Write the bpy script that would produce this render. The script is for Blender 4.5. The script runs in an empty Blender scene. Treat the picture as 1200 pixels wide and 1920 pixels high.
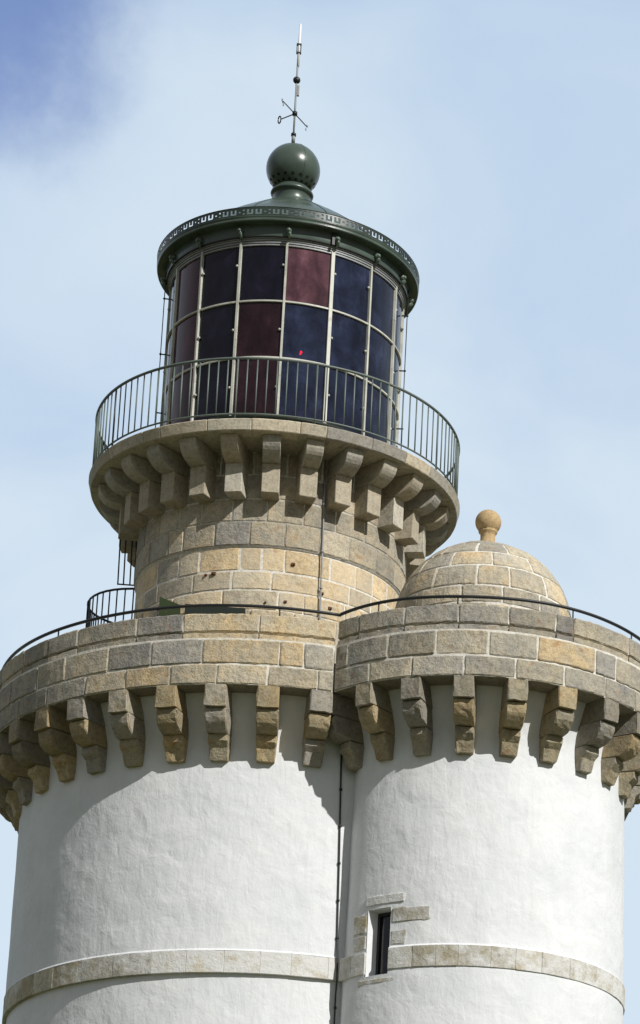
import bpy, math, random
from mathutils import Vector, noise as mnoise
R = math.radians
rnd = random.Random(11)
scene = bpy.context.scene
col = scene.collection

# ------------------------------------------------------------------ camera
# world frame: eye height is z = 0, ground at z = -1.6, lantern axis at x = y = 0
F_PX = 5867.9
cam_d = bpy.data.cameras.new('camera')
cam = bpy.data.objects.new('camera', cam_d); col.objects.link(cam)
cam.location = (0, -55, 0)
cam.rotation_euler = (R(90) + 0.2790, 0, -0.2060)
cam_d.sensor_fit = 'AUTO'; cam_d.sensor_width = 36.0
cam_d.lens = 36.0 * F_PX / 1920.0
cam_d.shift_x = (600 - 1647.35) / 1920.0       # the photograph is an off-centre crop
cam_d.shift_y = (1789.32 - 960) / 1920.0
cam_d.clip_start = 0.5; cam_d.clip_end = 8000
scene.camera = cam

# ------------------------------------------------------------------ sky, sun, exposure
SUN_AZ, SUN_EL = 37.0, 36.5                    # azimuth measured from the tower towards the camera, + = right
w = bpy.data.worlds.new('World'); scene.world = w; w.use_nodes = True
nt = w.node_tree; N = nt.nodes; L = nt.links
bg = N['Background']
sky = N.new('ShaderNodeTexSky'); sky.sky_type = 'NISHITA'; sky.sun_disc = False
sky.sun_elevation = R(SUN_EL)
sdir = Vector((math.sin(R(SUN_AZ)) * math.cos(R(SUN_EL)), -math.cos(R(SUN_AZ)) * math.cos(R(SUN_EL)), math.sin(R(SUN_EL))))
sky.sun_rotation = math.atan2(sdir.x, sdir.y)
sky.altitude = 50; sky.air_density = 1.3; sky.dust_density = 0.2; sky.ozone_density = 3.0
tc = N.new('ShaderNodeTexCoord')
n1 = N.new('ShaderNodeTexNoise'); n1.inputs['Scale'].default_value = 7.0; n1.inputs['Detail'].default_value = 5; n1.inputs['Roughness'].default_value = .5
n1.inputs['Distortion'].default_value = .4
mp = N.new('ShaderNodeMapping'); mp.inputs['Location'].default_value = (3.1, .4, 1.7); mp.inputs['Scale'].default_value = (1, 1, 1.5)
L.new(tc.outputs['Generated'], mp.inputs['Vector']); L.new(mp.outputs['Vector'], n1.inputs['Vector'])
cr = N.new('ShaderNodeValToRGB'); cr.color_ramp.elements[0].position = .32; cr.color_ramp.elements[1].position = .72
cr.color_ramp.elements[0].color = (.08, .08, .08, 1); cr.color_ramp.elements[1].color = (.85, .85, .85, 1)
L.new(n1.outputs['Fac'], cr.inputs['Fac'])
# clear gap in the cloud veil, high on the left
n2 = N.new('ShaderNodeTexNoise'); n2.inputs['Scale'].default_value = 26; n2.inputs['Detail'].default_value = 7; n2.inputs['Roughness'].default_value = .6
L.new(tc.outputs['Generated'], n2.inputs['Vector'])
sc_ = N.new('ShaderNodeVectorMath'); sc_.operation = 'MULTIPLY_ADD'; sc_.inputs[1].default_value = (.055, .055, .055)
L.new(n2.outputs['Color'], sc_.inputs[0]); L.new(tc.outputs['Generated'], sc_.inputs[2])
vd = N.new('ShaderNodeVectorMath'); vd.operation = 'DISTANCE'; vd.inputs[1].default_value = (-.0875 + .020, .846 + .0275, .525 + .0285)
L.new(sc_.outputs[0], vd.inputs[0])
gap = N.new('ShaderNodeMapRange'); gap.inputs['From Min'].default_value = .014; gap.inputs['From Max'].default_value = .066; gap.inputs['To Min'].default_value = .10
gap.interpolation_type = 'SMOOTHSTEP'
L.new(vd.outputs['Value'], gap.inputs['Value'])
mul = N.new('ShaderNodeMath'); mul.operation = 'MULTIPLY'
mul.inputs[0].default_value = .93; L.new(gap.outputs[0], mul.inputs[1])
# thicker veil low in the sky
sep = N.new('ShaderNodeSeparateXYZ'); L.new(tc.outputs['Generated'], sep.inputs[0])
low = N.new('ShaderNodeMapRange'); low.inputs['From Min'].default_value = .22; low.inputs['From Max'].default_value = .60
low.inputs['To Min'].default_value = .95; low.inputs['To Max'].default_value = 0.0
L.new(sep.outputs['Z'], low.inputs['Value'])
add = N.new('ShaderNodeMath'); add.operation = 'ADD'; add.use_clamp = True
L.new(mul.outputs[0], add.inputs[0]); add.inputs[1].default_value = 0.0
mix = N.new('ShaderNodeMix'); mix.data_type = 'RGBA'
L.new(add.outputs[0], mix.inputs['Factor']); tn = N.new('ShaderNodeMix'); tn.data_type = 'RGBA'; tn.blend_type = 'MULTIPLY'; tn.inputs['Factor'].default_value = 1.0
tn.inputs['B'].default_value = (1.3, 1.2, 1.45, 1); L.new(sky.outputs[0], tn.inputs['A']); L.new(tn.outputs['Result'], mix.inputs['A'])
# cloud veil, in the sky's own radiance scale: thin and bluish ahead, a dim grey cover added behind the eye to deepen the shade
cb = N.new('ShaderNodeMapRange'); cb.inputs['From Min'].default_value = .05; cb.inputs['From Max'].default_value = .78; L.new(sep.outputs['Y'], cb.inputs['Value'])
cm = N.new('ShaderNodeMix'); cm.data_type = 'RGBA'; cm.inputs['A'].default_value = (2.7, 2.8, 2.95, 1)
veil = N.new('ShaderNodeMix'); veil.data_type = 'RGBA'; veil.inputs['A'].default_value = (3.9, 5.4, 7.5, 1); veil.inputs['B'].default_value = (6.4, 7.5, 8.45, 1)
va_ = N.new('ShaderNodeMath'); va_.operation = 'ADD'; va_.use_clamp = True; L.new(cr.outputs['Color'], va_.inputs[0]); L.new(low.outputs[0], va_.inputs[1])
L.new(va_.outputs[0], veil.inputs['Factor']); L.new(veil.outputs['Result'], cm.inputs['B'])
L.new(cb.outputs[0], cm.inputs['Factor']); L.new(cm.outputs['Result'], mix.inputs['B'])
L.new(mix.outputs['Result'], bg.inputs['Color'])
bg.inputs['Strength'].default_value = 0.10
sd = bpy.data.lights.new('sun', 'SUN'); sd.energy = 4.15; sd.angle = R(.5); sd.color = (1, .985, .95)
so = bpy.data.objects.new('sun', sd); col.objects.link(so)
so.rotation_euler = sdir.to_track_quat('Z', 'Y').to_euler()
vs = scene.view_settings; vs.view_transform = 'Standard'; vs.look = 'None'; vs.gamma = 1; vs.exposure = 0.09; vs.use_curve_mapping = False

# ------------------------------------------------------------------ materials
def mat(name, rough=.8, base=(.5, .5, .5), metal=0.0, spec=.5):
    m = bpy.data.materials.new(name); m.use_nodes = True
    b = m.node_tree.nodes['Principled BSDF']
    b.inputs['Base Color'].default_value = (*base, 1); b.inputs['Roughness'].default_value = rough
    b.inputs['Metallic'].default_value = metal; b.inputs['Specular IOR Level'].default_value = spec
    return m, m.node_tree, b
def nd(t, kind, **kw):
    n = t.nodes.new(kind)
    for k, v in kw.items():
        if k in n.inputs: n.inputs[k].default_value = v
        else: setattr(n, k, v)
    return n
def noise(t, scale, detail=4, rough=.55, vec=None, dist=0.0):
    n = nd(t, 'ShaderNodeTexNoise'); n.inputs['Scale'].default_value = scale; n.inputs['Detail'].default_value = detail
    n.inputs['Roughness'].default_value = rough; n.inputs['Distortion'].default_value = dist
    if vec is not None: t.links.new(vec, n.inputs['Vector'])
    return n
def ramp(t, fac, stops):
    r = nd(t, 'ShaderNodeValToRGB'); e = r.color_ramp.elements
    while len(e) < len(stops): e.new(.5)
    for i, (p, c) in enumerate(stops):
        e[i].position = p; e[i].color = (*c, 1) if len(c) == 3 else c
    t.links.new(fac, r.inputs['Fac']); return r
def mixc(t, fac, a, b, blend='MIX'):
    m = nd(t, 'ShaderNodeMix', data_type='RGBA', blend_type=blend)
    for key, v in (('Factor', fac), ('A', a), ('B', b)):
        if isinstance(v, (int, float)): m.inputs[key].default_value = v
        elif isinstance(v, tuple): m.inputs[key].default_value = (*v, 1)
        else: t.links.new(v, m.inputs[key])
    return m.outputs['Result']
def bump(t, b, h, strength=.5, dist=.02):
    n = nd(t, 'ShaderNodeBump'); n.inputs['Strength'].default_value = strength; n.inputs['Distance'].default_value = dist
    t.links.new(h, n.inputs['Height']); t.links.new(n.outputs[0], b.inputs['Normal'])
def objvec(t, tint=None):
    c = nd(t, 'ShaderNodeTexCoord'); return c.outputs['Object']
def mathn(t, op, a, b=0.0, clamp=False):
    n = nd(t, 'ShaderNodeMath', operation=op, use_clamp=clamp)
    for i, v in enumerate((a, b)):
        if isinstance(v, (int, float)): n.inputs[i].default_value = v
        else: t.links.new(v, n.inputs[i])
    return n.outputs[0]

def stone_material(name, stops, rust=.5, wash=0.0, bstr=.55, washc=(.66, .655, .63)):
    m, t, b = mat(name, .9, spec=.25)
    at = nd(t, 'ShaderNodeAttribute', attribute_name='tint')
    s = nd(t, 'ShaderNodeSeparateColor'); t.links.new(at.outputs['Color'], s.inputs[0])
    v0 = objvec(t)
    # shift the texture from stone to stone
    vm = nd(t, 'ShaderNodeVectorMath', operation='MULTIPLY_ADD'); vm.inputs[1].default_value = (37, 19, 53)
    t.links.new(at.outputs['Color'], vm.inputs[0]); t.links.new(v0, vm.inputs[2]); v = vm.outputs[0]
    big = noise(t, 2.6, 6, .62, v, .3); fine = noise(t, 34, 4, .6, v); mid = noise(t, 11, 6, .65, v)
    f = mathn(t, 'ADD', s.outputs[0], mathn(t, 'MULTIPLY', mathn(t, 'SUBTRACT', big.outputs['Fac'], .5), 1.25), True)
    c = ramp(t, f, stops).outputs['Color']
    val = mathn(t, 'ADD', mathn(t, 'MULTIPLY', s.outputs[1], .42), .80)
    cv = nd(t, 'ShaderNodeCombineColor')
    for i in range(3): t.links.new(val, cv.inputs[i])
    c = mixc(t, 1.0, c, cv.outputs[0], 'MULTIPLY')
    sp = ramp(t, fine.outputs['Fac'], [(.34, (.60, .58, .55)), (.5, (1, 1, 1)), (.68, (1.22, 1.20, 1.16))]).outputs['Color']
    c = mixc(t, .5, c, sp, 'MULTIPLY')
    md = ramp(t, mid.outputs['Fac'], [(.32, (.66, .63, .58)), (.52, (1, 1, 1)), (.7, (1.14, 1.12, 1.06))]).outputs['Color']
    c = mixc(t, .75, c, md, 'MULTIPLY')
    # rusty and lichen stains
    st = noise(t, 5.5, 5, .6, v, .8)
    k = ramp(t, st.outputs['Fac'], [(.58, (0, 0, 0)), (.74, (1, 1, 1))]).outputs['Color']
    c = mixc(t, mathn(t, 'MULTIPLY', k, rust), c, (.30, .13, .04))
    if wash:
        wn = noise(t, 3.2, 7, .7, v0, .2)
        wk = ramp(t, mathn(t, 'ADD', wn.outputs['Fac'], mathn(t, 'MULTIPLY', mathn(t, 'SUBTRACT', s.outputs[2], .5), .38)), [(.34, (0, 0, 0)), (.56, (1, 1, 1))]).outputs['Color']
        c = mixc(t, mathn(t, 'MULTIPLY', wk, wash), c, washc)
    t.links.new(c, b.inputs['Base Color'])
    h = mathn(t, 'ADD', mathn(t, 'MULTIPLY', mid.outputs['Fac'], 1.0), mathn(t, 'MULTIPLY', fine.outputs['Fac'], .35))
    bump(t, b, h, bstr, .035)
    return m
GRANITE = [(0.0, (.285, .272, .25)), (.3, (.375, .345, .28)), (.6, (.485, .42, .305)), (.85, (.575, .44, .26)), (1.0, (.64, .515, .335))]
M_STONE = stone_material('granite_masonry', GRANITE, .55, bstr=.8)
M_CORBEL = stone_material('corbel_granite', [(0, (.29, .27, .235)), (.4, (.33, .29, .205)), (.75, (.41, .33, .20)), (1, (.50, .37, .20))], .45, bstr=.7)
M_DRESSED = stone_material('dressed_granite', [(0, (.38, .36, .315)), (.5, (.45, .41, .325)), (1, (.52, .455, .345))], .12, bstr=.3)
M_FLOOR = stone_material('weathered_paving', [(0, (.11, .105, .095)), (.5, (.14, .13, .11)), (1, (.18, .16, .13))], .3)
M_BAND = stone_material('whitewashed_granite', [(0, (.40, .38, .33)), (.5, (.45, .41, .31)), (1, (.46, .39, .25))], .1, .95, .5)

M_LOWER = stone_material('limed_granite', GRANITE, .6, .40, washc=(.68, .59, .44))
m, t, b = mat('lime_mortar', .95, spec=.1); M_MORTAR = m
v = objvec(t); n = noise(t, 18, 5, .6, v)
t.links.new(ramp(t, n.outputs['Fac'], [(.3, (.50, .47, .40)), (.6, (.74, .71, .64))]).outputs['Color'], b.inputs['Base Color'])
bump(t, b, n.outputs['Fac'], .4, .02)

m, t, b = mat('white_render', .85, spec=.2); M_WHITE = m
v = objvec(t)
mpv = nd(t, 'ShaderNodeMapping'); mpv.inputs['Scale'].default_value = (1, 1, .33); t.links.new(v, mpv.inputs[0])
a1 = noise(t, 1.1, 5, .6, v); a2 = noise(t, 6.0, 6, .62, mpv.outputs[0], .6); a3 = noise(t, 30, 4, .6, v); a4 = noise(t, 2.2, 3, .5, v, .3)
c = ramp(t, a1.outputs['Fac'], [(.3, (.675, .69, .70)), (.68, (.77, .775, .775))]).outputs['Color']
c = mixc(t, .16, c, ramp(t, a2.outputs['Fac'], [(.35, (.80, .81, .82)), (.6, (1.05, 1.05, 1.04))]).outputs['Color'], 'MULTIPLY')
ms = nd(t, 'ShaderNodeMapping'); ms.inputs['Scale'].default_value = (1, 1, .07); t.links.new(v, ms.inputs[0])
a5 = noise(t, 7.5, 5, .6, ms.outputs[0], .2); a6 = noise(t, .8, 3, .5, v)
sk = mathn(t, 'MULTIPLY', ramp(t, a5.outputs['Fac'], [(.52, (0, 0, 0)), (.70, (1, 1, 1))]).outputs['Color'], ramp(t, a6.outputs['Fac'], [(.42, (0, 0, 0)), (.62, (.26, .26, .26))]).outputs['Color'])
c = mixc(t, sk, c, (.52, .53, .52))
t.links.new(c, b.inputs['Base Color'])
h = mathn(t, 'ADD', mathn(t, 'ADD', mathn(t, 'MULTIPLY', a2.outputs['Fac'], .34), mathn(t, 'MULTIPLY', a3.outputs['Fac'], .10)), mathn(t, 'MULTIPLY', a4.outputs['Fac'], 1.0))
bump(t, b, h, .55, .06)

def paint(name, base, rough, wear=(.12, .06, .03), amt=.5, spec=.5, sc=14):
    m, t, b = mat(name, rough, spec=spec); v = objvec(t)
    n = noise(t, sc, 6, .65, v); g = noise(t, 2.0, 4, .5, v)
    dark = tuple(x * .72 for x in base); lite = tuple(min(1, x * 1.22) for x in base)
    c = ramp(t, g.outputs['Fac'], [(.3, dark), (.7, lite)]).outputs['Color']
    k = ramp(t, n.outputs['Fac'], [(.60, (0, 0, 0)), (.72, (1, 1, 1))]).outputs['Color']
    c = mixc(t, mathn(t, 'MULTIPLY', k, amt), c, wear)
    t.links.new(c, b.inputs['Base Color'])
    t.links.new(mathn(t, 'ADD', mathn(t, 'MULTIPLY', g.outputs['Fac'], .25), rough - .12), b.inputs['Roughness'])
    bump(t, b, n.outputs['Fac'], .12, .01)
    return m
M_GREEN = paint('green_paint', (.060, .085, .066), .30, (.09, .10, .06), .35)
M_DKGREEN = paint('dark_green_paint', (.010, .016, .011), .55, spec=.2)
M_RAIL = paint('railing_paint', (.11, .138, .122), .5, (.20, .12, .07), .6)
M_BLACK = paint('black_iron', (.012, .014, .014), .5, (.05, .03, .02), .4)
M_CREAM = paint('cream_paint', (.50, .50, .43), .5, (.22, .11, .06), .7, sc=9)
M_CREST_BACKLIT = paint('crest_backlit_green', (.022, .034, .025), .4, (.08, .09, .06), .35)  # the green darkened so the colour carries the crest's backlit look
M_ROSE_LIT = paint('rosette_lit_green', (.11, .15, .115), .35, (.05, .05, .03), .6, sc=30)  # the green lightened to stand for sunlight on the rosettes
M_OLIVE = paint('olive_sheet', (.022, .034, .008), .6, spec=.2)
M_STEEL = paint('galvanised_steel', (.26, .27, .27), .45, (.12, .10, .08), .4)
M_RUST = paint('rusty_iron', (.14, .055, .025), .9, (.04, .02, .012), .7)
M_PALE = paint('pale_fibreglass', (.75, .76, .75), .4, (.5, .5, .5), .2)
M_TERRA = stone_material('orange_stone', [(0, (.40, .285, .15)), (.5, (.47, .34, .185)), (1, (.52, .39, .22))], .1, bstr=.25)
m, t, b = mat('dark_void', .9, (.006, .006, .008)); M_VOID = m
m, t, b = mat('pane_dark', .08, (.010, .011, .014)); M_PANE = m
m, t, b = mat('hole_black', 1.0, (.004, .005, .004)); M_HOLE = m
m, t, b = mat('red_lamp', .5, (.3, 0, 0)); M_LAMP = m
b.inputs['Emission Color'].default_value = (1, .01, .015, 1); b.inputs['Emission Strength'].default_value = 700

def glass(name, tint, dust, dustamt, through):
    m = bpy.data.materials.new(name); m.use_nodes = True; t = m.node_tree; t.nodes.clear()
    out = nd(t, 'ShaderNodeOutputMaterial'); v = objvec(t)
    gm = nd(t, 'ShaderNodeMapping'); gm.inputs['Scale'].default_value = (2.2, 2.2, .7); t.links.new(v, gm.inputs[0])
    n = noise(t, 1.6, 5, .6, gm.outputs[0], .4); n2 = noise(t, 2.2, 5, .65, v, .5)
    dif = nd(t, 'ShaderNodeBsdfDiffuse')
    dn = mathn(t, 'MULTIPLY', n.outputs['Fac'], n2.outputs['Fac'])
    c = ramp(t, dn, [(.14, tuple(x * .45 for x in dust)), (.28, dust), (.42, tuple(x * 1.9 for x in dust))]).outputs['Color']
    t.links.new(c, dif.inputs['Color'])
    tr = nd(t, 'ShaderNodeBsdfTransparent'); tr.inputs['Color'].default_value = (*tint, 1)
    mx = nd(t, 'ShaderNodeMixShader'); mx.inputs['Fac'].default_value = through
    t.links.new(dif.outputs[0], mx.inputs[1]); t.links.new(tr.outputs[0], mx.inputs[2])
    gl = nd(t, 'ShaderNodeBsdfGlossy'); gl.inputs['Roughness'].default_value = .06
    fr = nd(t, 'ShaderNodeFresnel'); fr.inputs['IOR'].default_value = 1.4
    
    m2 = nd(t, 'ShaderNodeMixShader'); t.links.new(fr.outputs[0], m2.inputs[0])
    t.links.new(mx.outputs[0], m2.inputs[1]); t.links.new(gl.outputs[0], m2.inputs[2])
    t.links.new(m2.outputs[0], out.inputs['Surface']); return m
G_NAVY = glass('navy_glass', (.32, .26, .42), (.018, .023, .047), .5, .12)
G_DARK = glass('black_glass', (.05, .05, .09), (.009, .008, .017), .5, .08)
G_RED = glass('dark_red_glass', (.30, .02, .04), (.025, .0105, .014), .5, .10)
G_RUBY = glass('ruby_glass', (.40, .02, .04), (.062, .006, .013), .5, .12)
G_PINK = glass('plum_glass', (.35, .06, .09), (.105, .048, .060), .5, .06)

# ------------------------------------------------------------------ mesh helpers
class MB:
    def __init__(s): s.v = []; s.f = []; s.mi = []; s.t = []; s.sm = []
    def add(s, vs, fs, mi=0, tint=(.5, .5, .5), smooth=False):
        o = len(s.v); s.v += [tuple(p) for p in vs]; s.t += [tint] * len(vs)
        s.f += [tuple(i + o for i in f) for f in fs]; s.mi += [mi] * len(fs); s.sm += [smooth] * len(fs)
    def box(s, c, size, rz=0.0, mi=0, tint=(.5, .5, .5), bev=0.0):
        hx, hy, hz = (x / 2 for x in size); ca, sa = math.cos(rz), math.sin(rz)
        P = []
        for z in (-hz, hz):
            for (x, y) in ((-hx, -hy), (hx, -hy), (hx, hy), (-hx, hy)):
                P.append((c[0] + x * ca - y * sa, c[1] + x * sa + y * ca, c[2] + z))
        s.add(P, [(3, 2, 1, 0), (4, 5, 6, 7), (0, 1, 5, 4), (1, 2, 6, 5), (2, 3, 7, 6), (3, 0, 4, 7)], mi, tint)
    def tube(s, pts, r, n=8, mi=0, closed=False, tint=(.5, .5, .5), smooth=True):
        pts = [Vector(p) for p in pts]; m = len(pts); V = []; F = []
        rr = r if isinstance(r, (list, tuple)) else [r] * m
        for i, p in enumerate(pts):
            a = pts[(i - 1) % m] if (closed or i > 0) else p; c = pts[(i + 1) % m] if (closed or i < m - 1) else p
            d = (c - a).normalized(); u = d.cross(Vector((0, 0, 1)))
            if u.length < 1e-3: u = d.cross(Vector((1, 0, 0)))
            u.normalize(); w_ = u.cross(d)
            for k in range(n):
                q = 2 * math.pi * k / n; V.append(p + u * (rr[i] * math.cos(q)) + w_ * (rr[i] * math.sin(q)))
        for i in range(m if closed else m - 1):
            j = (i + 1) % m
            for k in range(n): F.append((i * n + k, i * n + (k + 1) % n, j * n + (k + 1) % n, j * n + k))
        if not closed: F += [tuple(range(n))[::-1], tuple(range((m - 1) * n, m * n))]
        s.add(V, F, mi, tint, smooth)
    def lathe(s, prof, n=96, c=(0, 0, 0), mi=0, az0=0.0, az1=360.0, closed_prof=False, tint=(.5, .5, .5), smooth=True, wob=0.0):
        full = abs(az1 - az0) >= 359.99; cols = n if full else n + 1; m = len(prof); V = []; F = []
        for i in range(cols):
            a = R(az0 + (az1 - az0) * i / n)
            for (r_, z_) in prof:
                V.append((c[0] + r_ * math.sin(a), c[1] - r_ * math.cos(a), c[2] + z_))
        for i in range(n):
            j = (i + 1) % cols
            for k in range(m if closed_prof else m - 1):
                l = (k + 1) % m; F.append((i * m + k, j * m + k, j * m + l, i * m + l))
        if closed_prof and not full: F += [tuple(range(m)), tuple(range(n * m, n * m + m))[::-1]]
        s.add(V, F, mi, tint, smooth)
    def sphere(s, c, r, nu=24, nv=14, mi=0, tint=(.5, .5, .5)):
        s.lathe([(max(1e-4, r * math.sin(math.pi * k / nv)), -r * math.cos(math.pi * k / nv)) for k in range(nv + 1)], nu, c, mi, tint=tint)
    def stone(s, a0, a1, t0, t1, prof, depth=.07, joint=.012, off=0.0, mi=0, tint=(.5, .5, .5), c=(0, 0), jit=.009, edge=.018, rough=.013, corner=.016, chip=.14):
        """one curved block: azimuth a0..a1 (deg), profile parameter t0..t1, prof(t) -> r, z, nr, nz"""
        rm = max(.2, prof((t0 + t1) / 2)[0]); ja = math.degrees(joint / rm)
        a0 += ja * rnd.uniform(.7, 1.3); a1 -= ja * rnd.uniform(.7, 1.3); t0 += joint * rnd.uniform(.7, 1.3); t1 -= joint * rnd.uniform(.7, 1.3)
        if a1 - a0 < .4 or t1 - t0 < .01: return
        ea = math.degrees(edge / rm); ew = edge
        nu = max(2, int((a1 - a0) * R(1) * rm / .09)); nv = max(2, int((t1 - t0) / .11))
        ew = min(ew, (t1 - t0) * .25); ea = min(ea, (a1 - a0) * .25)
        us = [a0] + [a0 + ea + (a1 - a0 - 2 * ea) * i / nu for i in range(nu + 1)] + [a1]
        ts = [t0] + [t0 + ew + (t1 - t0 - 2 * ew) * i / nv for i in range(nv + 1)] + [t1]
        U, W_ = len(us), len(ts); V = []; F = []; sd_ = rnd.random() * 100
        tilt_u = rnd.uniform(-1, 1) * rough * .8; tilt_v = rnd.uniform(-1, 1) * rough * .6
        def pt(a, tt, o):
            r_, z_, nr, nz = prof(tt); r_ += nr * o; z_ += nz * o
            return (c[0] + r_ * math.sin(R(a)), c[1] - r_ * math.cos(R(a)), z_)
        for i, u in enumerate(us):
            for k, tt in enumerate(ts):
                bu = i in (0, U - 1); bv = k in (0, W_ - 1)
                o = off + mnoise.noise(Vector((u * R(1) * rm * 6, tt * 6, sd_))) * rough + tilt_u * (2 * i / (U - 1) - 1) + tilt_v * (2 * k / (W_ - 1) - 1)
                uu, t2 = u, tt
                if bu or bv:
                    o -= edge * .75
                    if bu: uu += math.degrees((rnd.uniform(-1, 1) * jit) / rm)
                    if bv: t2 += rnd.uniform(-1, 1) * jit
                if bu and bv:
                    k2 = rnd.uniform(.4, 1.6) * corner + (rnd.uniform(.02, .05) if corner > .01 and rnd.random() < chip else 0)
                    uu += math.degrees(k2 / rm) * (1 if i == 0 else -1); t2 += k2 * (1 if k == 0 else -1)
                V.append(pt(uu, t2, o))
        for i in range(U - 1):
            for k in range(W_ - 1): F.append((i * W_ + k, (i + 1) * W_ + k, (i + 1) * W_ + k + 1, i * W_ + k + 1))
        # sides back to the core
        loop = [(i, 0) for i in range(U)] + [(U - 1, k) for k in range(1, W_)] + [(i, W_ - 1) for i in range(U - 2, -1, -1)] + [(0, k) for k in range(W_ - 2, 0, -1)]
        o0 = len(V)
        for (i, k) in loop: V.append(pt(us[i], ts[k], off - depth))
        n_ = len(loop)
        for q in range(n_):
            q2 = (q + 1) % n_; A = loop[q][0] * W_ + loop[q][1]; B = loop[q2][0] * W_ + loop[q2][1]
            F.append((B, A, o0 + q, o0 + q2))
        s.add(V, F, mi, tint, False)
    def build(s, name, mats, parent=None, loc=(0, 0, 0)):
        """verts are given in the world frame; they are stored relative to the parent's location"""
        me = bpy.data.meshes.new(name)
        o = Vector(parent.matrix_basis.translation) if parent else Vector(loc)
        me.from_pydata([(p[0] - o.x, p[1] - o.y, p[2] - o.z) for p in s.v], [], s.f)
        for m_ in (mats if isinstance(mats, (list, tuple)) else [mats]): me.materials.append(m_)
        me.polygons.foreach_set('material_index', s.mi); me.polygons.foreach_set('use_smooth', s.sm)
        at = me.attributes.new('tint', 'FLOAT_COLOR', 'POINT')
        fl = []
        for q in s.t: fl += [q[0], q[1], q[2], 1.0]
        at.data.foreach_set('color', fl); me.update()
        ob = bpy.data.objects.new(name, me); col.objects.link(ob)
        if parent: ob.parent = parent
        else: ob.location = o
        return ob
def tag(o, label, cat, group=None):
    o['label'] = label; o['category'] = cat
    if group: o['group'] = group
    return o
def thing(name, loc, label, cat):
    o = bpy.data.objects.new(name, None); col.objects.link(o); o.location = loc; o.empty_display_size = .5
    return tag(o, label, cat)
def polar(c, r_, az, z_): return (c[0] + r_ * math.sin(R(az)), c[1] - r_ * math.cos(R(az)), z_)
def cylp(r0, z0=0.0):
    return lambda tt: (r0, tt, 1.0, 0.0)
def fill_joints(J, lo, hi, width, r_):
    st = math.degrees(width / r_); J = sorted(J); out = list(J)
    a = J[0]
    while a - lo > st * 1.25: a -= st * rnd.uniform(.78, 1.22); out.insert(0, a)
    if a - lo > st * .25: out.insert(0, lo)
    else: out[0] = lo
    a = J[-1]
    while hi - a > st * 1.25: a += st * rnd.uniform(.78, 1.22); out.append(a)
    if hi - a > st * .25: out.append(hi)
    else: out[-1] = hi
    return out
def course(mb, J, lo, hi, width, z0, z1, r_, c, tints=None, rng=(.1, .6), joint=.012, mi=0, full=False, **kw):
    js = fill_joints(J, lo, hi, width, r_)
    if full: js = js
    for a0, a1 in zip(js[:-1], js[1:]):
        t1 = None
        if tints:
            for k, j in enumerate(sorted(J)[:-1]):
                if abs(a0 - j) < 1e-6 and k < len(tints): t1 = tints[k]
        if t1 is None: t1 = rnd.uniform(*rng)
        mb.stone(a0, a1, z0, z1, cylp(r_), joint=joint, mi=mi, tint=(t1, rnd.random(), rnd.random()), c=c, off=rnd.uniform(-.004, .004), **kw)

GZ = -1.6
# ------------------------------------------------------------------ ground
g = MB(); g.add([(-3000, -3000, GZ), (3000, -3000, GZ), (3000, 3000, GZ), (-3000, 3000, GZ)], [(0, 1, 2, 3)])
m, t, b = mat('short_grass', .95, spec=.1); v = objvec(t)
n = noise(t, .4, 8, .7, v)
t.links.new(ramp(t, n.outputs['Fac'], [(.35, (.055, .075, .025)), (.6, (.11, .10, .05)), (.75, (.17, .14, .09))]).outputs['Color'], b.inputs['Base Color'])
o = g.build('ground', m); o['kind'] = 'structure'

# ------------------------------------------------------------------ main tower
CM = (.218, -.017); CR = (3.716, -2.949)
RW, RP = 4.36, 5.03              # wall and parapet radius
RRW, RRP = 2.585, 3.285
M_LO, M_HI = 89.76 - 360, 10.29  # the arc of the main parapet that stands free of the stair tower
R_LO, R_HI = -52.19, 152.24
tower = thing('lighthouse_tower', (CM[0], CM[1], GZ), 'broad white rendered round tower with granite corbelled parapet, carrying the stone drum of the lantern', 'tower')

def wall_mesh(c, radius, zs, azs, skip=None, dent=None):
    mb = MB(); V = []; F = []
    for z_ in zs:
        for a in azs:
            r_ = radius(z_) - (dent(a) if dent else 0)
            r_ += .010 * mnoise.noise(Vector((a * R(1) * r_ * .9, z_ * .9, c[0] * 5))) + .006 * mnoise.noise(Vector((a * R(1) * r_ * 2.6, z_ * 1.4, 9)))
            V.append(polar(c, r_, a, z_))
    n_ = len(azs)
    for k in range(len(zs) - 1):
        for i in range(n_ if True else 0):
            j = (i + 1) % n_
            if skip and skip(azs[i], azs[j], zs[k], zs[k + 1]): continue
            F.append((k * n_ + i, k * n_ + j, (k + 1) * n_ + j, (k + 1) * n_ + i))
    mb.add(V, F, 0, smooth=True); return mb
azs = [-180 + 2 * i for i in range(180)]
zs = [GZ - .3, 3, 7, 10] + [11 + .2 * i for i in range(15)] + [13.9, 14.05, 14.2] + [14.4 + .2 * i for i in range(21)] + [18.55, 18.7, 19.3]
flare = lambda z_: .28 * max(0, min(1, (z_ - 17.85) / .82)) ** 1.7      # the wall swells out to meet the parapet
wm = wall_mesh(CM, lambda z_: 4.315 if z_ < 13.95 else RW + flare(z_), zs, azs)
wm.lathe([(4.36, 14.285), (4.372, 14.275), (4.385, 14.248)], 180, (CM[0], CM[1], 0))   # whitewashed weathering above the band
wm.build('wall', M_WHITE, tower)

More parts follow.
